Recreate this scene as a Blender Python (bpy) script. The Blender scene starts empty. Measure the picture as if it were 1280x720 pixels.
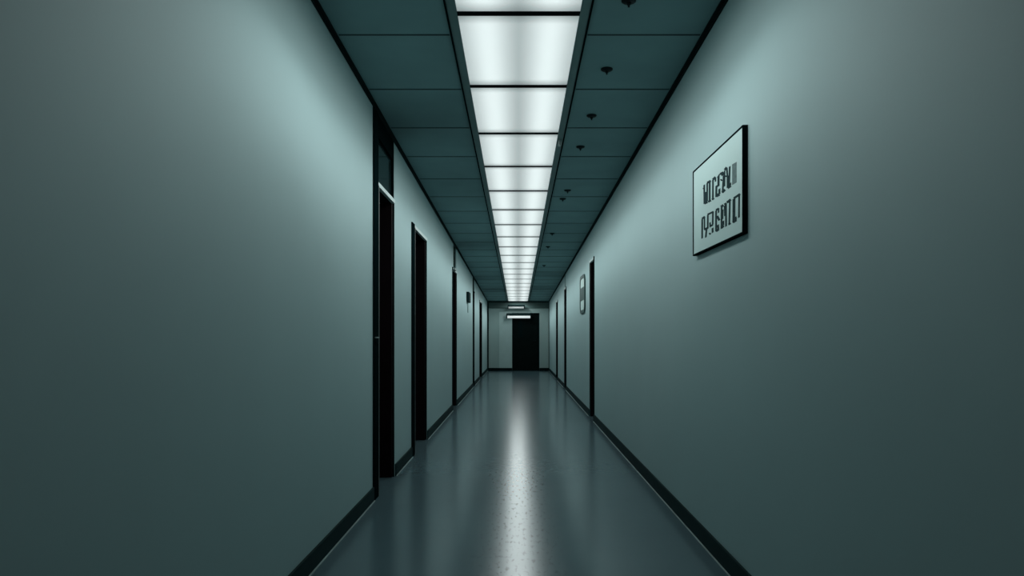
import bpy, bmesh, math, random
from mathutils import Vector, Matrix
random.seed(7)
S = bpy.context.scene
C = S.collection

# ------------------------------------------------------------------ camera, world, exposure
F = 930.0                       # focal length in pixels of the 1280 px wide frame
VX, VY = 647.5, 420.0           # vanishing point of the corridor's floor lines
EYE = 1.136                     # eye height
XL, XR = -1.0, 1.015            # faces of the two corridor walls
END = 24.15                     # distance to the end wall
BACK = -3.0                     # corridor goes on behind the camera to here

cd = bpy.data.cameras.new('camera')
cam = bpy.data.objects.new('camera', cd)
C.objects.link(cam)
cam.location = (0, 0, EYE)
cam.rotation_euler = (math.pi / 2, 0, 0)
cd.sensor_width = 36.0
cd.lens = F / 1280 * 36
cd.shift_x = -(VX - 640) / 1280
cd.shift_y = (VY - 360) / 1280
cd.clip_start = 0.02
S.camera = cam

S.view_settings.view_transform = 'Standard'
S.view_settings.look = 'None'
S.view_settings.gamma = 1
S.view_settings.use_curve_mapping = False
S.view_settings.exposure = 0.0
S.cycles.use_denoising = True
S.cycles.max_bounces = 10
S.cycles.diffuse_bounces = 7
S.cycles.sample_clamp_indirect = 4

w = bpy.data.worlds.new('world')
S.world = w
w.use_nodes = True
w.node_tree.nodes['Background'].inputs[0].default_value = (0, 0, 0, 1)
w.node_tree.nodes['Background'].inputs[1].default_value = 0

PANEL = 0.69                    # strength of the light strip
TINT = (0.89, 0.985, 0.98)       # cold fluorescent light
LAMP = 5.5                      # watts of each lamp point added just under the diffusers


def ceil(y):                    # height of the gently falling ceiling
    return 2.866 - 0.02473 * y


SLOPE = -math.atan(0.02473)


# ------------------------------------------------------------------ materials
def new_mat(name):
    m = bpy.data.materials.new(name)
    m.use_nodes = True
    return m, m.node_tree, m.node_tree.nodes['Principled BSDF']


def mat(name, col, rough=0.6, var=0.08, scale=6.0, metal=0.0, bump=0.0, bscale=80, spec=0.5):
    m, t, b = new_mat(name)
    n, l = t.nodes, t.links
    tc = n.new('ShaderNodeTexCoord')
    no = n.new('ShaderNodeTexNoise')
    no.inputs['Scale'].default_value = scale
    no.inputs['Detail'].default_value = 4
    l.new(tc.outputs['Object'], no.inputs['Vector'])
    r = n.new('ShaderNodeValToRGB')
    r.color_ramp.elements[0].position = 0.3
    r.color_ramp.elements[1].position = 0.7
    r.color_ramp.elements[0].color = tuple(c * (1 - var) for c in col) + (1,)
    r.color_ramp.elements[1].color = tuple(min(1, c * (1 + var)) for c in col) + (1,)
    l.new(no.outputs['Fac'], r.inputs['Fac'])
    l.new(r.outputs['Color'], b.inputs['Base Color'])
    b.inputs['Roughness'].default_value = rough
    b.inputs['Metallic'].default_value = metal
    b.inputs['Specular IOR Level'].default_value = spec
    if bump:
        n2 = n.new('ShaderNodeTexNoise')
        n2.inputs['Scale'].default_value = bscale
        n2.inputs['Detail'].default_value = 3
        l.new(tc.outputs['Object'], n2.inputs['Vector'])
        bp = n.new('ShaderNodeBump')
        bp.inputs['Strength'].default_value = bump
        bp.inputs['Distance'].default_value = 0.002
        l.new(n2.outputs['Fac'], bp.inputs['Height'])
        l.new(bp.outputs['Normal'], b.inputs['Normal'])
    return m


WALL = mat('painted_wall', (0.395, 0.535, 0.54), 0.6, 0.02, 1.2, bump=0.10, bscale=60, spec=0.25)
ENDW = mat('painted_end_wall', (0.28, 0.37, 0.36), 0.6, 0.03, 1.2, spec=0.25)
TILE = mat('ceiling_tile', (0.20, 0.32, 0.33), 0.9, 0.06, 3.0, bump=0.25, bscale=120, spec=0.1)
GRID = mat('ceiling_bar', (0.025, 0.05, 0.055), 0.6, 0.05)
DARKTRIM = mat('dark_trim', (0.006, 0.018, 0.019), 0.7, 0.1, spec=0.03)
BASE = mat('rubber_baseboard', (0.012, 0.034, 0.036), 0.7, 0.1, 4, spec=0.05)
BEAD = mat('pale_sealant', (0.42, 0.52, 0.50), 0.45, 0.25, 3)
FLANGE = mat('light_flange', (0.13, 0.21, 0.21), 0.5, 0.05, spec=0.3)
BLACK = mat('black_frame', (0.003, 0.009, 0.010), 0.8, 0.1, spec=0.0)
LEAF = mat('maroon_black_door', (0.0035, 0.0012, 0.0022), 0.55, 0.3, 5, spec=0.1)
ENDLEAF = mat('charcoal_door', (0.003, 0.007, 0.007), 0.7, 0.2, 4, spec=0.02)
PALE = mat('pale_metal_rail', (0.60, 0.70, 0.68), 0.45, 0.05)
GREYEDGE = mat('grey_frame_edge', (0.03, 0.045, 0.043), 0.5, 0.05)
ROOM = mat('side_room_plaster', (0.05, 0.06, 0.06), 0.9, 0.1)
SIGNF = mat('sign_face', (0.58, 0.76, 0.74), 0.5, 0.02, 2, spec=0.3)
INK = mat('sign_ink', (0.012, 0.04, 0.045), 0.8, 0.4, 70, spec=0.1)
INK2 = mat('worn_sign_ink', (0.07, 0.14, 0.14), 0.6, 0.5, 60)
STEEL = mat('dull_steel', (0.30, 0.36, 0.36), 0.35, 0.08, metal=0.8)
DARKMET = mat('sprinkler_metal', (0.004, 0.012, 0.014), 0.6, 0.1, spec=0.15)
TEALB = mat('teal_band', (0.03, 0.075, 0.07), 0.5, 0.1)


def transom_mat():
    m, t, b = new_mat('transom_glass')
    b.inputs['Base Color'].default_value = (0.012, 0.028, 0.03, 1)
    b.inputs['Roughness'].default_value = 0.12
    return m


GLASS = transom_mat()


def floor_mat():
    m, t, b = new_mat('polished_floor')
    n, l = t.nodes, t.links
    tc = n.new('ShaderNodeTexCoord')
    no = n.new('ShaderNodeTexNoise')
    no.inputs['Scale'].default_value = 1.5
    no.inputs['Detail'].default_value = 5
    l.new(tc.outputs['Object'], no.inputs['Vector'])
    r = n.new('ShaderNodeValToRGB')
    r.color_ramp.elements[0].color = (0.108, 0.172, 0.196, 1)
    r.color_ramp.elements[1].color = (0.132, 0.208, 0.232, 1)
    l.new(no.outputs['Fac'], r.inputs['Fac'])
    l.new(r.outputs['Color'], b.inputs['Base Color'])
    # scuffs: small patches where the polish is worn
    mp = n.new('ShaderNodeMapping')
    mp.inputs['Scale'].default_value = (9, 16, 1)
    l.new(tc.outputs['Object'], mp.inputs['Vector'])
    sc = n.new('ShaderNodeTexNoise')
    sc.inputs['Scale'].default_value = 2.2
    sc.inputs['Detail'].default_value = 6
    sc.inputs['Roughness'].default_value = 0.65
    l.new(mp.outputs['Vector'], sc.inputs['Vector'])
    mr = n.new('ShaderNodeMapRange')
    mr.inputs['From Min'].default_value = 0.52
    mr.inputs['From Max'].default_value = 0.70
    mr.inputs['To Min'].default_value = 0.19
    mr.inputs['To Max'].default_value = 0.27
    l.new(sc.outputs['Fac'], mr.inputs['Value'])
    l.new(mr.outputs['Result'], b.inputs['Roughness'])
    b.inputs['IOR'].default_value = 1.5
    # dirt flecks trodden into the middle of the walkway take the polish off in spots
    mp2 = n.new('ShaderNodeMapping')
    mp2.inputs['Scale'].default_value = (46, 15, 1)
    l.new(tc.outputs['Object'], mp2.inputs['Vector'])
    fl = n.new('ShaderNodeTexNoise')
    fl.inputs['Scale'].default_value = 1.0
    fl.inputs['Detail'].default_value = 4
    l.new(mp2.outputs['Vector'], fl.inputs['Vector'])
    fm = n.new('ShaderNodeMapRange')
    for nm, v in (('From Min', 0.55), ('From Max', 0.72), ('To Min', 0.0), ('To Max', 1.0)):
        fm.inputs[nm].default_value = v
    l.new(fl.outputs['Fac'], fm.inputs['Value'])
    sp = n.new('ShaderNodeSeparateXYZ')
    l.new(tc.outputs['Object'], sp.inputs[0])
    ab = n.new('ShaderNodeMath')
    ab.operation = 'ABSOLUTE'
    l.new(sp.outputs[0], ab.inputs[0])
    pw = n.new('ShaderNodeMapRange')
    for nm, v in (('From Min', 0.08), ('From Max', 0.26), ('To Min', 1.0), ('To Max', 0.0)):
        pw.inputs[nm].default_value = v
    l.new(ab.outputs[0], pw.inputs['Value'])
    mm = n.new('ShaderNodeMath')
    mm.operation = 'MULTIPLY'
    l.new(fm.outputs['Result'], mm.inputs[0])
    l.new(pw.outputs['Result'], mm.inputs[1])
    sl = n.new('ShaderNodeMapRange')
    sl.inputs['To Min'].default_value = 0.5
    sl.inputs['To Max'].default_value = 0.0
    l.new(mm.outputs[0], sl.inputs['Value'])
    l.new(sl.outputs['Result'], b.inputs['Specular IOR Level'])
    mc = n.new('ShaderNodeMix')
    mc.data_type = 'RGBA'
    l.new(mm.outputs[0], mc.inputs['Factor'])
    l.new(r.outputs['Color'], mc.inputs['A'])
    mc.inputs['B'].default_value = (0.045, 0.065, 0.068, 1)
    l.new(mc.outputs['Result'], b.inputs['Base Color'])
    bp = n.new('ShaderNodeBump')
    bp.inputs['Strength'].default_value = 0.10
    bp.inputs['Distance'].default_value = 0.0012
    l.new(sc.outputs['Fac'], bp.inputs['Height'])
    l.new(bp.outputs['Normal'], b.inputs['Normal'])
    return m


FLOOR = floor_mat()


def diffuser_mat(name, strength):
    """Opal sheet lit from behind by two tubes: brighter along the tubes, dimmer between them and at the short ends."""
    m, t, b = new_mat(name)
    n, l = t.nodes, t.links
    tc = n.new('ShaderNodeTexCoord')
    sx = n.new('ShaderNodeSeparateXYZ')
    l.new(tc.outputs['Object'], sx.inputs[0])

    def mth(op, a, bb=None, clamp=False):
        q = n.new('ShaderNodeMath')
        q.operation = op
        q.use_clamp = clamp
        for i, v in enumerate((a, bb)):
            if v is None:
                continue
            if isinstance(v, (int, float)):
                q.inputs[i].default_value = v
            else:
                l.new(v, q.inputs[i])
        return q.outputs[0]
    ax = mth('ABSOLUTE', sx.outputs[0])
    dx = mth('DIVIDE', mth('SUBTRACT', ax, 0.17), 0.12)
    band = mth('POWER', 2.718, mth('MULTIPLY', mth('MULTIPLY', dx, dx), -1.0))
    ay = mth('ABSOLUTE', sx.outputs[1])
    ey = mth('DIVIDE', mth('SUBTRACT', 0.49, ay), 0.10, True)
    ends = mth('ADD', 0.45, mth('MULTIPLY', ey, 0.55))
    st = mth('MULTIPLY', mth('ADD', 0.50, mth('MULTIPLY', band, 0.75)), ends)
    st = mth('MULTIPLY', st, strength)
    b.inputs['Base Color'].default_value = (0.5, 0.55, 0.55, 1)
    b.inputs['Roughness'].default_value = 0.4
    b.inputs['Emission Color'].default_value = TINT + (1,)
    l.new(st, b.inputs['Emission Strength'])
    return m


DIFF = diffuser_mat('lit_diffuser', PANEL)


def emit_mat(name, strength):
    m, t, b = new_mat(name)
    b.inputs['Base Color'].default_value = (0.5, 0.5, 0.5, 1)
    b.inputs['Emission Color'].default_value = TINT + (1,)
    b.inputs['Emission Strength'].default_value = strength
    return m


TUBE = emit_mat('lit_tube', 0.6)
TUBE2 = emit_mat('lit_tube_dim', 0.30)


# ------------------------------------------------------------------ mesh helpers
def hexa(bm, v8, mi=0):
    """v8: four bottom corners then the four above them, same order (counter-clockwise from above)."""
    v = [bm.verts.new(p) for p in v8]
    for f in ((3, 2, 1, 0), (4, 5, 6, 7), (0, 1, 5, 4), (1, 2, 6, 5), (2, 3, 7, 6), (3, 0, 4, 7)):
        bm.faces.new([v[i] for i in f]).material_index = mi


def box(bm, x0, x1, y0, y1, z0, z1, mi=0):
    hexa(bm, [(x0, y0, z0), (x1, y0, z0), (x1, y1, z0), (x0, y1, z0),
              (x0, y0, z1), (x1, y0, z1), (x1, y1, z1), (x0, y1, z1)], mi)


def to_ceiling(bm, x0, x1, y0, y1, z0, gap=0.0, mi=0):
    """box whose top follows the sloping ceiling"""
    a, b = ceil(y0) - gap, ceil(y1) - gap
    hexa(bm, [(x0, y0, z0), (x1, y0, z0), (x1, y1, z0), (x0, y1, z0),
              (x0, y0, a), (x1, y0, a), (x1, y1, b), (x0, y1, b)], mi)


def under_ceiling(bm, x0, x1, y0, y1, t0, t1, mi=0):
    """slab parallel to the ceiling, from t0 to t1 below it (t1 < t0 is nearer the ceiling)"""
    a, b = ceil(y0), ceil(y1)
    hexa(bm, [(x0, y0, a - t0), (x1, y0, a - t0), (x1, y1, b - t0), (x0, y1, b - t0),
              (x0, y0, a - t1), (x1, y0, a - t1), (x1, y1, b - t1), (x0, y1, b - t1)], mi)


def lathe(bm, prof, seg=20, cx=0, cy=0, mi=0):
    rings = []
    for r, z in prof:
        rings.append([bm.verts.new((cx + r * math.cos(2 * math.pi * k / seg), cy + r * math.sin(2 * math.pi * k / seg), z)) for k in range(seg)])
    for a, b in zip(rings, rings[1:]):
        for k in range(seg):
            f = bm.faces.new((a[k], a[(k + 1) % seg], b[(k + 1) % seg], b[k]))
            f.material_index = mi
            f.smooth = True
    bm.faces.new(rings[0][::-1]).material_index = mi
    bm.faces.new(rings[-1]).material_index = mi


def rod(bm, p0, p1, r, seg=14):
    p0, p1 = Vector(p0), Vector(p1)
    d = (p1 - p0).normalized()
    q = d.to_track_quat('Z', 'Y').to_matrix()
    a, b = [], []
    for k in range(seg):
        o = q @ Vector((r * math.cos(2 * math.pi * k / seg), r * math.sin(2 * math.pi * k / seg), 0))
        a.append(bm.verts.new(p0 + o))
        b.append(bm.verts.new(p1 + o))
    for k in range(seg):
        bm.faces.new((a[k], a[(k + 1) % seg], b[(k + 1) % seg], b[k])).smooth = True
    bm.faces.new(a[::-1])
    bm.faces.new(b)


def obj(name, bm, mats, parent=None, bevel=0.0):
    bmesh.ops.recalc_face_normals(bm, faces=bm.faces)
    me = bpy.data.meshes.new(name)
    bm.to_mesh(me)
    bm.free()
    for m in (mats if isinstance(mats, (list, tuple)) else [mats]):
        me.materials.append(m)
    o = bpy.data.objects.new(name, me)
    C.objects.link(o)
    if parent:
        o.parent = parent
    if bevel:
        b = o.modifiers.new('bevel', 'BEVEL')
        b.width = bevel
        b.segments = 2
        b.limit_method = 'ANGLE'
    return o


def local(bm, origin):
    for v in bm.verts:
        v.co -= Vector(origin)
    return bm


def struct(name, bm, mats, bevel=0.0):
    o = obj(name, bm, mats, None, bevel)
    o['kind'] = 'structure'
    return o


def empty(name, loc, label=None, cat=None, group=None, kind=None):
    o = bpy.data.objects.new(name, None)
    C.objects.link(o)
    o.location = loc
    o.empty_display_size = 0.1
    if label:
        o['label'] = label
    if cat:
        o['category'] = cat
    if group:
        o['group'] = group
    if kind:
        o['kind'] = kind
    return o


def B():
    return bmesh.new()


# ------------------------------------------------------------------ the openings
# side, near edge, far edge, head height, transom (height of glass bottom or None), transom span
DOORS = [
    dict(n=1, s=-1, y0=5.27, y1=6.02, head=2.205, transom=True, tspan=(5.29, 6.00), casing=0.15),
    dict(n=2, s=-1, y0=7.13, y1=8.16, head=2.175, transom=False, casing=0.16),
    dict(n=3, s=-1, y0=11.34, y1=12.16, head=2.155, transom=True, tspan=(11.52, 12.02), casing=0.05),
    dict(n=4, s=-1, y0=16.46, y1=17.12, head=2.12, transom=True, tspan=(16.48, 17.10), casing=0.04),
    dict(n=5, s=-1, y0=19.3, y1=20.7, head=2.04, transom=False, casing=0.04),
    dict(n=6, s=1, y0=9.90, y1=10.55, head=2.165, transom=False, casing=0.03),
    dict(n=7, s=1, y0=15.62, y1=16.35, head=2.15, transom=True, tspan=(15.9, 16.1), casing=0.03),
    dict(n=8, s=1, y0=18.95, y1=19.85, head=2.03, transom=False, casing=0.03),
]
TH = 0.11      # thickness of the corridor walls


def wall_x(s):
    return (XL, XL - TH) if s < 0 else (XR, XR + TH)


def build_wall(s, name):
    bm = B()
    xa, xb = sorted(wall_x(s))
    y = BACK
    for d in [d for d in DOORS if d['s'] == s]:
        to_ceiling(bm, xa, xb, y, d['y0'], 0)
        if d['transom']:
            t0, t1 = d['tspan']
            h = d['head'] + 0.03
            if t0 > d['y0'] + 0.001:
                to_ceiling(bm, xa, xb, d['y0'], t0, h)
            if t1 < d['y1'] - 0.001:
                to_ceiling(bm, xa, xb, t1, d['y1'], h)
        else:
            to_ceiling(bm, xa, xb, d['y0'], d['y1'], d['head'] + 0.03)
        y = d['y1']
    to_ceiling(bm, xa, xb, y, END, 0)
    return struct(name, bm, WALL)


build_wall(-1, 'wall_left')
build_wall(1, 'wall_right')

bm = B()
box(bm, -2.8, 2.8, BACK - 0.1, END + 0.6, -0.12, 0)
struct('floor', bm, FLOOR)

# end wall with its doorway
DX0, DX1 = (640.2 - VX) * END / F, (674.2 - VX) * END / F
DH = EYE + (420 - 391.2) * END / F
bm = B()
to_ceiling(bm, -2.8, DX0, END, END + 0.12, 0)
to_ceiling(bm, DX1, 2.8, END, END + 0.12, 0)
to_ceiling(bm, DX0, DX1, END, END + 0.12, DH)
struct('wall_end', bm, ENDW)
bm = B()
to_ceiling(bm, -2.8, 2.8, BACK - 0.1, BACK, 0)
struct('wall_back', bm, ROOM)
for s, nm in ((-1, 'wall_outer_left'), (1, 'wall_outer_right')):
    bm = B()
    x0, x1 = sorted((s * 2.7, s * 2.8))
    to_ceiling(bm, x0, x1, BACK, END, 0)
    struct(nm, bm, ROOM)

# ceiling: one mesh of tiles with narrow dark bars, open along the light strip
SX0, SX1 = -0.308, 0.314         # lit width of the strip
FL = 0.050                       # flange beside it
L0, PITCH, NL = 3.768, 1.022, 21
FIRST = L0 - PITCH               # near end of the light strip
LAST = END - 0.03
bm = B()
G0, G1 = SX0 - FL, SX1 + FL
under_ceiling(bm, -2.8, 2.8, BACK - 0.1, FIRST, 0, -0.12)
under_ceiling(bm, -2.8, G0, FIRST, END + 0.2, 0, -0.12)
under_ceiling(bm, G1, 2.8, FIRST, END + 0.2, 0, -0.12)
under_ceiling(bm, G0, G1, FIRST, END + 0.2, -0.08, -0.12)
y = 4.02 - 0.826 * 8
k = 0
while y < END - 0.3:
    dz = 0.004
    if y < FIRST - 0.02:
        under_ceiling(bm, XL + 0.03, XR - 0.03, y, y + 0.011, dz, 0, 1)
    else:
        under_ceiling(bm, XL + 0.03, G0 - 0.012, y, y + 0.011, dz, 0, 1)
        under_ceiling(bm, G1 + 0.012, XR - 0.03, y, y + 0.011, dz, 0, 1)
    y += 0.826
struct('ceiling', bm, [TILE, GRID])

# dark wall angles where wall and ceiling meet, corner posts at the end
k = 1
for s in (-1, 1):
    bm = B()
    x = XL if s < 0 else XR
    xs = sorted((x, x - s * 0.024))
    under_ceiling(bm, xs[0], xs[1], BACK, END - 0.012, 0.006, 0)
    xs = sorted((x, x - s * 0.006))
    under_ceiling(bm, xs[0], xs[1], BACK, END - 0.012, 0.022, 0.006)
    struct('trim_%d' % k, bm, DARKTRIM)
    k += 1
for x0, x1 in ((XL + 0.001, XL + 0.05), (XR - 0.022, XR - 0.001)):
    bm = B()
    to_ceiling(bm, x0, x1, END - 0.012, END, 0.0, 0.001)
    struct('trim_%d' % k, bm, DARKTRIM)
    k += 1
bm = B()
under_ceiling(bm, XL + 0.05, XR - 0.022, END - 0.012, END, 0.045, 0.001)
struct('trim_%d' % k, bm, DARKTRIM)
k += 1
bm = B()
under_ceiling(bm, XL + 0.05, XR - 0.022, END - 0.010, END - 0.001, 0.24, 0.046)  # darker grey band across the end wall, just below the ceiling
struct('trim_%d' % k, bm, mat('grey_end_band', (0.07, 0.11, 0.105), 0.6, 0.05, spec=0.15))

# baseboards
for s, nm in ((-1, 'baseboard_left'), (1, 'baseboard_right')):
    bm, bd = B(), B()
    x = XL if s < 0 else XR
    y = BACK
    segs = []
    for d in [d for d in DOORS if d['s'] == s]:
        segs.append((y, d['y0'] - d['casing']))
        y = d['y1'] + 0.02
    segs.append((y, END - 0.014))
    for a, b in segs:
        xs = sorted((x, x - s * 0.012))
        box(bm, xs[0], xs[1], a, b, 0, 0.095)
        xs = sorted((x - s * 0.0125, x - s * 0.018))
        box(bd, xs[0], xs[1], a, b, 0, 0.005)
    o = struct(nm, bm, BASE)
    q = obj('sealant_bead', bd, BEAD, o)
bm = B()
box(bm, XL + 0.05, DX0 - 0.002, END - 0.014, END, 0, 0.10)
box(bm, DX1 + 0.002, XR - 0.022, END - 0.014, END, 0, 0.10)
struct('baseboard_end', bm, BLACK)

# ------------------------------------------------------------------ side doors
for d in DOORS:
    s, y0, y1, h = d['s'], d['y0'], d['y1'], d['head']
    x = XL if s < 0 else XR
    e = empty('door_%d' % d['n'], (x, y0, 0), kind='structure')
    O = (x, y0, 0)

    def sx(a, b):      # offsets into the wall from its corridor face (positive = into the side room)
        return sorted((x + s * a, x + s * b))
    # casing at the near jamb, to the ceiling where there is a transom
    bm = B()
    a, b = sx(-0.012, 0.0)
    if d['transom'] and d['n'] in (1, 4):
        to_ceiling(bm, a, b, y0 - d['casing'], y0 + 0.004, 0, 0.024)
    else:
        box(bm, a, b, y0 - d['casing'], y0 + 0.004, 0, h + 0.03)
    # reveals lining the opening, both jambs
    a, b = sx(0.0, TH)
    box(bm, a, b, y0, y0 + 0.012, 0, h)
    box(bm, a, b, y1 - 0.012, y1, 0, h)
    a, b = sx(0.021, TH)
    box(bm, a, b, y0, y1, h + 0.001, h + 0.03)
    obj('frame', local(bm, O), BLACK, e)
    if d['n'] in (1, 2):
        bm = B()
        a, b = sx(-0.013, 0.004)
        box(bm, a, b, y0 + 0.0045, y0 + 0.03, 0.0, h)
        obj('frame_edge', local(bm, O), GREYEDGE, e)
    # pale head rail
    bm = B()
    a, b = sx(-0.006, 0.02)
    box(bm, a, b, y0 + 0.004, y1, h, h + 0.03)
    obj('head_rail', local(bm, O), PALE if d['n'] != 4 else BLACK, e)
    if d['transom']:
        t0, t1 = d['tspan']
        bm = B()
        a, b = sx(0.02, 0.035)
        to_ceiling(bm, a, b, t0, t1, h + 0.03, 0.0)
        g = obj('transom', local(bm, O), GLASS if d['n'] == 1 else BLACK, e)
        if d['n'] == 1:
            bm = B()
            a, b = sx(0.002, 0.0195)
            to_ceiling(bm, a, b, t0, t0 + 0.035, h + 0.03, 0.0)
            to_ceiling(bm, a, b, t1 - 0.03, t1, h + 0.03, 0.0)
            under_ceiling(bm, a, b, t0 + 0.035, t1 - 0.03, 0.17, 0.0)
            obj('transom_frame', local(bm, O), BLACK, e)
    # leaf, standing open into the side room from the far jamb
    bm = B()
    a, b = sx(0.012, min(0.012 + (y1 - y0) - 0.03, 1.1))
    box(bm, a, b, y1 - 0.056, y1 - 0.014, 0.004, h - 0.006)
    lf = obj('door_leaf', local(bm, O), LEAF, e, 0.002)
    bm = B()
    hx = x + s * (min(0.012 + (y1 - y0) - 0.03, 1.1) - 0.07)
    rod(bm, (hx, y1 - 0.058, 1.0), (hx, y1 - 0.10, 1.0), 0.009)
    rod(bm, (hx, y1 - 0.10, 1.0), (hx - s * 0.11, y1 - 0.10, 1.0), 0.008)
    lf2 = obj('door_handle', local(bm, O), STEEL, lf)
    if d['n'] == 1:
        bm = B()
        a, b = sx(-0.024, -0.0125)
        box(bm, a, b, 5.135, 5.20, 1.085, 1.118)
        obj('strike_plate', local(bm, O), BLACK, e, 0.003)
        bm = B()
        a, b = sx(-0.022, -0.0125)
        box(bm, a, b, 5.135, 5.25, 1.121, 1.130)
        obj('strike_bolt', local(bm, O), STEEL, e)
    if d['n'] == 3:
        bm = B()
        a, b = sx(-0.03, -0.0062)
        box(bm, a, b, 11.45, 11.75, h + 0.005, h + 0.035)
        obj('closer_bracket', local(bm, O), STEEL, e, 0.003)

# ------------------------------------------------------------------ end door with pale side panel
e = empty('door_9', ((DX0 + DX1) / 2, END, 0), kind='structure')
O = tuple(e.location)
bm = B()
box(bm, DX0, DX0 + 0.03, END - 0.004, END + 0.11, 0, DH)
box(bm, DX1 - 0.04, DX1, END - 0.004, END + 0.11, 0, DH)
box(bm, DX0 + 0.03, DX1 - 0.04, END - 0.004, END + 0.11, DH - 0.03, DH)
obj('frame', local(bm, O), BLACK, e)
bm = B()
box(bm, DX0 + 0.032, DX1 - 0.042, END + 0.03, END + 0.075, 0.005, DH - 0.032)
lf = obj('door_leaf', local(bm, O), ENDLEAF, e, 0.003)
wx0, wx1 = (648.0 - VX) * END / F, (653.0 - VX) * END / F
bm = B()
box(bm, wx0, wx1, END + 0.022, END + 0.0295, 1.10, 1.68)
obj('vision_panel', local(bm, O), BLACK, lf)
bm = B()
hx = DX1 - 0.11
rod(bm, (hx, END + 0.029, 0.98), (hx, END - 0.02, 0.98), 0.010)
rod(bm, (hx, END - 0.02, 0.98), (hx - 0.11, END - 0.02, 0.98), 0.009)
obj('door_handle', local(bm, O), DARKMET, lf)
# pale raised panel on the left of the door, continuing as a head board above it
PX0 = (624.0 - VX) * END / F
bm = B()
box(bm, PX0, DX0 - 0.002, END - 0.010, END - 0.0005, 0.10, DH + 0.03)
box(bm, DX0 - 0.002, DX1 + 0.01, END - 0.010, END - 0.0045, DH + 0.001, DH + 0.03)
obj('side_panel', local(bm, O), mat('side_panel_paint', (0.36, 0.47, 0.46), 0.5, 0.03), e)

# ------------------------------------------------------------------ the light strip
ORD = ['first', 'second', 'third', 'fourth', 'fifth', 'sixth', 'seventh', 'eighth', 'ninth', 'tenth', 'eleventh', 'twelfth', 'thirteenth',
       'fourteenth', 'fifteenth', 'sixteenth', 'seventeenth', 'eighteenth', 'nineteenth', 'twentieth', 'twenty-first']
GAP = 0.045


def light_meshes(length):
    hw = (SX1 - SX0) / 2
    L = length / 2
    bm = B()
    for sgn in (-1, 1):
        xs = sorted((sgn * hw, sgn * (hw + FL - 0.003)))
        box(bm, xs[0], xs[1], -L, L, -0.006, 0.02)
    box(bm, -hw, hw, -L, -L + GAP / 2, -0.006, 0.02, 1)
    box(bm, -hw, hw, L - GAP / 2, L, -0.006, 0.02, 1)
    # housing above the ceiling line
    box(bm, -hw - 0.01, hw + 0.01, -L, L, 0.021, 0.06)
    # thin dark lips outside the flanges
    for sgn in (-1, 1):
        xs = sorted((sgn * (hw + FL - 0.003), sgn * (hw + FL + 0.007)))
        box(bm, xs[0], xs[1], -L, L, -0.010, -0.001, 1)
    db = B()
    box(db, -hw + 0.001, hw - 0.001, -L + GAP / 2 + 0.001, L - GAP / 2 - 0.001, -0.003, 0.012)
    return bm, db


ld = bpy.data.lights.new('batwing_fill', 'POINT')  # unseen point sources added under the panels to brighten the walls
ld.energy = LAMP
ld.shadow_soft_size = 0.0
ld.color = TINT
ld.use_nodes = True
nt = ld.node_tree
em = nt.nodes['Emission']
tcn = nt.nodes.new('ShaderNodeTexCoord')
sep = nt.nodes.new('ShaderNodeSeparateXYZ')
nt.links.new(tcn.outputs['Normal'], sep.inputs[0])
neg = nt.nodes.new('ShaderNodeMath')
neg.operation = 'MULTIPLY'
neg.inputs[1].default_value = -1.0
nt.links.new(sep.outputs[2], neg.inputs[0])
crv = nt.nodes.new('ShaderNodeFloatCurve')      # profile shaped to light the upper walls: cosine from straight down -> intensity
cm = crv.mapping.curves[0]
PROFILE = [(0.0, 0.0), (0.10, 0.06), (0.20, 0.20), (0.33, 0.46), (0.44, 0.96), (0.56, 1.0), (0.66, 0.60), (0.78, 0.24), (0.90, 0.08), (1.0, 0.05)]
cm.points[0].location = PROFILE[0]
cm.points[1].location = PROFILE[-1]
for p in PROFILE[1:-1]:
    cm.points.new(*p)
crv.mapping.update()
nt.links.new(neg.outputs[0], crv.inputs['Value'])
mx = nt.nodes.new('ShaderNodeMath')             # nothing upwards
mx.operation = 'MAXIMUM'
mx.inputs[1].default_value = 0.0
nt.links.new(crv.outputs[0], mx.inputs[0])
aby = nt.nodes.new('ShaderNodeMath')            # narrower beam along the corridor than across it
aby.operation = 'ABSOLUTE'
nt.links.new(sep.outputs[1], aby.inputs[0])
lon = nt.nodes.new('ShaderNodeMapRange')
for nm, v in (('From Min', 0.68), ('From Max', 0.95), ('To Min', 1.0), ('To Max', 0.40)):
    lon.inputs[nm].default_value = v
nt.links.new(aby.outputs[0], lon.inputs['Value'])
mul = nt.nodes.new('ShaderNodeMath')
mul.operation = 'MULTIPLY'
nt.links.new(mx.outputs[0], mul.inputs[0])
nt.links.new(lon.outputs['Result'], mul.inputs[1])
nt.links.new(mul.outputs[0], em.inputs['Strength'])


ld_bright = ld.copy()                           # boosted in the nearest fitting to brighten the near walls
ld_bright.energy = LAMP * 1.6


def add_lamps(r, length, ld):
    n = 2
    for k in (-0.09, 0.09):
      for j in range(n):
        lo = bpy.data.objects.new('fill_lamp', ld)
        C.objects.link(lo)
        lo.parent = r
        lo.location = (k, (j + 0.5) / n * length - length / 2, -0.006)


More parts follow.
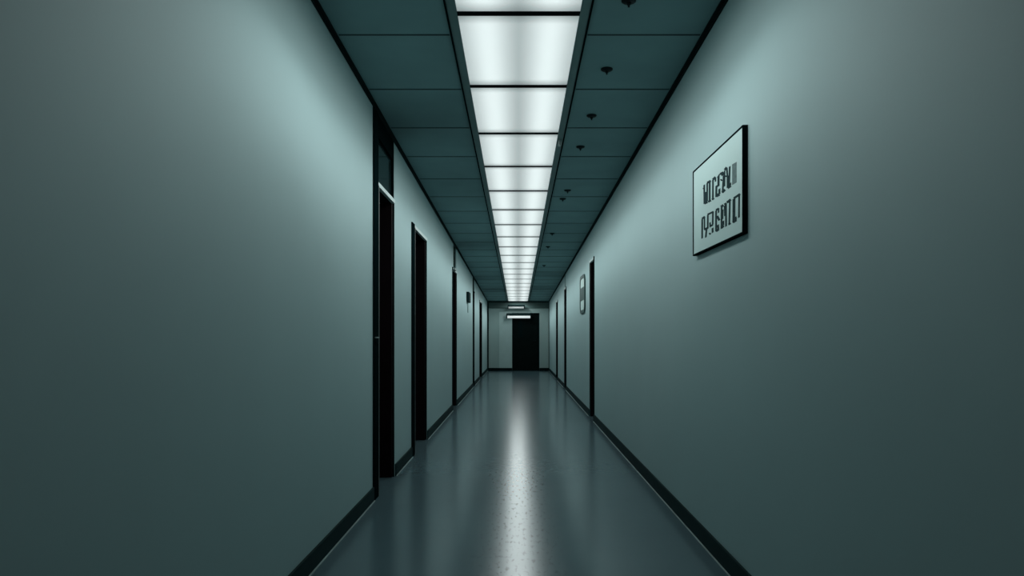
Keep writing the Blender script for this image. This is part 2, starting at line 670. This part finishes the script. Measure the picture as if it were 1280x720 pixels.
proto = None
for i in range(NL):
    y0 = FIRST + i * PITCH
    y1 = min(y0 + PITCH, LAST)
    if y1 - y0 < 0.25:
        break
    yc = (y0 + y1) / 2
    if i == 0:
        lab = 'lit ceiling light panel cut off by the top of the view'
    elif y1 >= LAST - 1e-6 or LAST - y1 < 0.25:
        lab = 'lit ceiling light panel closing the strip right against the end wall'
    else:
        lab = 'lit ceiling light panel, %s of the strip counted from the panel cut off overhead' % ORD[i]
    r = empty('ceiling_light', ((SX0 + SX1) / 2, yc, ceil(yc)), lab, 'ceiling light', 'light panels of the ceiling strip')
    r.rotation_euler = (SLOPE, 0, 0)
    add_lamps(r, y1 - y0, ld_bright if i == 0 else ld)
    if proto is None or abs((y1 - y0) - PITCH) > 1e-4:
        fb, db = light_meshes(y1 - y0)
        f = obj('frame', fb, [FLANGE, BLACK], r)
        g = obj('diffuser', db, DIFF, r)
        if proto is None:
            proto = (f, g)
    else:
        for src in proto:
            c = src.copy()
            c.parent = r
            C.objects.link(c)

# small clip beside the third panel
yc = 1609 / (443 - 176)
bm = B()
box(bm, -0.012, 0.012, -0.06, 0.06, -0.022, 0)
box(bm, -0.006, 0.006, -0.02, 0.03, -0.034, -0.022)
o = obj('ceiling_clip', bm, STEEL, None, 0.002)
o.location = (SX1 + 0.026, yc, ceil(yc) - 0.0065)
o.rotation_euler = (SLOPE, 0, 0)
o['label'] = 'small metal clip on the flange beside the light strip'
o['category'] = 'clip'

# ------------------------------------------------------------------ tube luminaires before the end wall


def tube_light(px0, px1, py0, py1, y, tm, label, hang):
    k = y / F
    x0, x1 = (px0 - VX) * k, (px1 - VX) * k
    z1, z0 = EYE + (420 - py0) * k, EYE + (420 - py1) * k
    xc = (x0 + x1) / 2
    O = (xc, y, z0)
    e = empty('tube_light', O, label, 'light', 'tube lights at the corridor end')
    bm = B()
    h = z1 - z0
    hexa(bm, [(x0 + .03, y - .035, z0 + h * .62), (x1 - .03, y - .035, z0 + h * .62), (x1 - .03, y + .05, z0 + h * .62), (x0 + .03, y + .05, z0 + h * .62),
              (x0 + .03, y - .02, z1), (x1 - .03, y - .02, z1), (x1 - .03, y + .05, z1), (x0 + .03, y + .05, z1)])
    obj('housing', local(bm, O), DARKTRIM, e)
    bm = B()
    r = h * 0.25
    rod(bm, (x0 + .03, y, z0 + r), (x1 - .03, y, z0 + r), r, 18)
    obj('tube', local(bm, O), tm, e)
    for a, b in ((x0, x0 + .029), (x1 - .029, x1)):
        bm = B()
        box(bm, a, b, y - .045, y + .05, z0 - 0.01, z1)
        obj('end_cap', local(bm, O), BLACK, e, 0.004)
    bm = B()
    if hang == 'rod':
        for q in (x0 + .15, x1 - .15):
            rod(bm, (q, y + .02, z1), (q, y + .02, ceil(y) - 0.004), 0.005)
    else:
        box(bm, x0 + .1, x1 - .1, y + .05, END - 0.0105, z0 + .02, z1)
    obj('mounting', local(bm, O), DARKTRIM, e)


tube_light(633.0, 664.0, 391.6, 397.8, END - 0.16, TUBE, 'wide tube light mounted directly over the dark end door', 'wall')
tube_light(634.5, 656.0, 381.0, 385.6, END - 0.16, TUBE2, 'short dim tube light tucked under the ceiling above the wider tube light', 'wall')

# ------------------------------------------------------------------ sprinklers
SPR = [(786, 0, 'cut off by the view'),
       (758.5, 86, 'nearest of those fully in view'),
       (739.5, 144, 'third in the row'),
       (725.5, 183, 'fourth in the row, before the paired two'),
       (709.5, 237.5, 'nearer one of the close pair'),
       (703.5, 248, 'farther one of the close pair'),
       (690.2, 291.5, 'first faint one beyond the close pair'),
       (685.0, 308, 'second faint one beyond the close pair'),
       (680.0, 331.5, 'farthest of the row')]
pr = None
for px, py, t in SPR:
    y = 1609 / (443 - py)
    x = (px - VX) * y / F
    e = empty('ceiling_sprinkler', (x, y, ceil(y)), 'dark ceiling sprinkler beside the light strip, ' + t, 'sprinkler', 'sprinklers in the right ceiling')
    if pr is None:
        bm = B()
        lathe(bm, [(0.036, -0.0005), (0.036, -0.007), (0.028, -0.013), (0.014, -0.016)])
        a = obj('escutcheon', bm, DARKMET, e)
        bm = B()
        lathe(bm, [(0.012, -0.0165), (0.009, -0.024), (0.005, -0.028), (0.004, -0.031)])
        b = obj('sprinkler_body', bm, DARKMET, e)
        bm = B()
        lathe(bm, [(0.003, -0.0315), (0.006, -0.033), (0.006, -0.0345), (0.002, -0.036)])
        c = obj('deflector', bm, DARKMET, e)
        pr = (a, b, c)
    else:
        for src in pr:
            c = src.copy()
            c.parent = e
            C.objects.link(c)

# ------------------------------------------------------------------ big sign on the right wall
T = 0.022
XF = XR - T                      # front face of the plate
y0s, y1s = 3.283, 4.220
z0s, z1s = 1.589, 2.068
e = empty('wall_sign', (XR, (y0s + y1s) / 2, z0s), 'large pale rectangular sign with two rows of dark block lettering in a black frame', 'sign')
O = tuple(e.location)
bm = B()
box(bm, XF + 0.003, XR - 0.0005, y0s, y1s, z0s, z1s)
obj('backing', local(bm, O), BLACK, e)
bm = B()
box(bm, XF, XF + 0.0028, y0s + 0.008, y1s - 0.018, z0s + 0.008, z1s - 0.009)
obj('face', local(bm, O), SIGNF, e)
bm = B()
box(bm, XF - 0.002, XF + 0.003, y0s, y0s + 0.0078, z0s, z1s)
box(bm, XF - 0.002, XF + 0.003, y1s - 0.0178, y1s, z0s, z1s)
box(bm, XF - 0.002, XF + 0.003, y0s + 0.0078, y1s - 0.0178, z0s, z0s + 0.0078)
box(bm, XF - 0.002, XF + 0.003, y0s + 0.0078, y1s - 0.0178, z1s - 0.0088, z1s)
obj('frame', local(bm, O), BLACK, e)

# lettering: stroke end points on the sign (in photo pixels, turned into metres on the plate), stroke width in pixels
LET = [
    [((880.4, 231), (880.6, 254.5), 1.9), ((880.6, 254.6), (884.6, 252.6), 2.2), ((878.9, 236), (880.4, 235), 1.6), ((884.2, 228.5), (884.0, 252), 1.8), ((882.2, 240), (882.2, 254), 1.5)],
    [((884.2, 228.5), (888.6, 226), 2.4), ((887.2, 227), (887.2, 251), 2.0), ((885.4, 252.2), (888.8, 250.4), 2.2)],
    [((891.3, 224.5), (891.2, 249), 1.9), ((891.2, 224.6), (894.6, 221.4), 2.6), ((894.3, 222), (894.6, 227), 1.5), ((890.2, 249.6), (892.6, 247.6), 2.2)],
    [((895.6, 232), (895.4, 246), 2.2), ((898.3, 220), (898.2, 233), 2.4), ((897.4, 221.5), (900.2, 217), 2.4), ((895.2, 245), (899.4, 242.8), 3.4), ((899.4, 236), (899.4, 243), 2.2)],
    [((900.4, 217.6), (904.6, 215.6), 2.8), ((903.4, 216.5), (903.4, 219.5), 2.6), ((904.8, 219), (903.4, 240.4), 2.0), ((902.9, 240.6), (906.4, 237), 2.6), ((901.0, 224), (902.6, 226), 1.6)],
    [((905.9, 213), (905.8, 233), 1.6), ((905.9, 212.4), (908.5, 209.2), 2.4), ((908.6, 210), (909.4, 220), 1.8), ((905.6, 220.4), (910.4, 220.2), 1.8), ((909.7, 220), (909.7, 234.6), 2.0)],
    [((912.3, 208), (911.4, 233.5), 2.0), ((909.7, 235), (913.6, 232.2), 2.8), ((913.3, 228.5), (913.3, 232), 1.4)],
    [((918.0, 204.0), (918.1, 229.6), 5.0)],
    [((877.9, 273.5), (877.8, 298), 1.9), ((877.6, 273.6), (881.2, 270.8), 2.2), ((880.7, 271), (880.7, 286.5), 1.5), ((880.4, 287), (884.2, 285.2), 2.4), ((883.3, 286), (882.4, 296.8), 1.9)],
    [((884.9, 268.2), (884.8, 286), 1.8), ((884.6, 268.2), (892.0, 264.6), 2.0), ((891.3, 265), (891.0, 281), 1.8), ((887.6, 278), (888.0, 284), 1.5), ((887.2, 283), (891.2, 281), 2.0), ((886.6, 292.6), (888.4, 291.6), 2.0), ((890.8, 285), (891.0, 290.8), 1.9)],
    [((895.2, 263), (895.2, 288.8), 2.0), ((895.2, 262.8), (898.6, 260.6), 2.2), ((898.4, 260.6), (898.3, 266), 1.6), ((896.6, 270), (899.4, 275.5), 2.2), ((895.2, 289), (898.6, 286.6), 2.4), ((897.6, 281), (898.0, 287), 1.9)],
    [((902.2, 258), (902.0, 285.6), 2.0), ((901.4, 258.6), (904.4, 256.4), 2.8), ((903.8, 262), (903.4, 274), 1.4), ((904.4, 276), (904.4, 281.5), 1.8), ((901.8, 285), (904.8, 282), 2.4)],
    [((907.5, 255), (907.7, 283), 2.1), ((905.4, 255.6), (908.4, 254), 2.0), ((905.6, 257), (906.0, 270), 1.1)],
    [((912.4, 251), (911.7, 281), 1.9), ((908.8, 253.2), (913.6, 249.4), 2.6), ((910.8, 280.6), (913.4, 279), 2.0)],
    [((917.6, 248.2), (917.4, 277.4), 3.2), ((916.2, 278), (920.6, 275), 2.6), ((919.6, 271), (920.2, 275), 1.8)],
    [((917.2, 248.0), (925.2, 242.6), 2.4), ((924.1, 243.6), (923.8, 272), 1.9)],
]


def plate(px, py):
    off = px - VX
    return (XF * F / off, EYE + (420 - py) * XF / off)


for gi, g in enumerate(LET):
    bm = B()
    for q, ((ax, ay), (bx, by), wd) in enumerate(g):
        dx, dy = bx - ax, by - ay
        L = math.hypot(dx, dy)
        wd *= 1.08
        if abs(dy) > 1.5 * abs(dx):          # upright stroke: thickness runs along the row, ends follow the row's slant
            c = [(ax - wd / 2, ay + wd * .3), (ax + wd / 2, ay - wd * .3), (bx + wd / 2, by - wd * .3), (bx - wd / 2, by + wd * .3)]
        else:
            nx, ny = -dy / L * wd / 2, dx / L * wd / 2
            c = [(ax + nx, ay + ny), (bx + nx, by + ny), (bx - nx, by - ny), (ax - nx, ay - ny)]
        t = 0.0008 + 0.00012 * q
        p = [plate(*k) for k in c]
        hexa(bm, [(XF, a, b) for a, b in p] + [(XF - t, a, b) for a, b in p])
    obj('letter', local(bm, O), INK2 if gi == 7 else INK, e)

# ------------------------------------------------------------------ rounded plaque beyond the first right-hand door


def rounded(bm, x0, x1, y0, y1, z0, z1, r, hole=None, seg=8):
    def ring(a0, a1, b0, b1, r):
        out = []
        for cx, cy, s0 in ((a1 - r, b1 - r, 0), (a0 + r, b1 - r, 90), (a0 + r, b0 + r, 180), (a1 - r, b0 + r, 270)):
            for k in range(seg + 1):
                t = math.radians(s0 + 90 * k / seg)
                out.append((cx + r * math.cos(t), cy + r * math.sin(t)))
        return out
    R = ring(y0, y1, z0, z1, r)
    if hole is None:
        a = [bm.verts.new((x0, p, q)) for p, q in R]
        b = [bm.verts.new((x1, p, q)) for p, q in R]
        n = len(a)
        for k in range(n):
            bm.faces.new((a[k], a[(k + 1) % n], b[(k + 1) % n], b[k]))
        bm.faces.new(a)
        bm.faces.new(b[::-1])
    else:
        H = ring(y0 + hole, y1 - hole, z0 + hole, z1 - hole, max(r - hole, 0.005))
        vs = [[bm.verts.new((x, p, q)) for p, q in Q] for x in (x0, x1) for Q in (R, H)]
        n = len(R)
        for i, j in ((0, 1), (1, 3), (3, 2), (2, 0)):
            for k in range(n):
                bm.faces.new((vs[i][k], vs[i][(k + 1) % n], vs[j][(k + 1) % n], vs[j][k]))


ya, yb = 944 / 84.6, 944 / 78.8
za, zb = 1.136 + 28.5 * 1.015 / 82, 1.136 + 76 * 1.015 / 82
e = empty('wall_plaque', (XR, (ya + yb) / 2, za), 'tall rounded plaque with dark outline and dark middle band beyond the first right-hand door', 'plaque')
O = tuple(e.location)
bm = B()
rounded(bm, XR - 0.012, XR - 0.0005, ya + 0.02, yb - 0.02, za + 0.02, zb - 0.02, 0.12)
obj('face', local(bm, O), mat('plaque_face', (0.60, 0.74, 0.71), 0.5, 0.03), e)
bm = B()
rounded(bm, XR - 0.022, XR - 0.0005, ya, yb, za, zb, 0.14, 0.0195 + 0.03)
obj('rim', local(bm, O), TEALB, e)
bm = B()
zm = 1.136 + 52 * 1.015 / 82
box(bm, XR - 0.019, XR - 0.0125, ya + 0.05, yb - 0.05, za + 0.20, zb - 0.19)
obj('band', local(bm, O), TEALB, e)

# ------------------------------------------------------------------ small box with a pale tag on the left wall
ya, yb = 930 / 64.8, 930 / 61.8
e = empty('wall_box', (XL, (ya + yb) / 2, 1.80), 'small dark wall box with pale tag below it on left wall beyond third door', 'wall box')
O = tuple(e.location)
bm = B()
box(bm, XL + 0.0005, XL + 0.05, ya + .05, yb - .12, 1.80, 1.995)
obj('case', local(bm, O), DARKTRIM, e, 0.006)
bm = B()
box(bm, XL + 0.0005, XL + 0.012, yb - .34, yb - .16, 1.60, 1.795)
obj('tag_plate', local(bm, O), mat('tag_grey', (0.20, 0.28, 0.27), 0.5, 0.1), e)
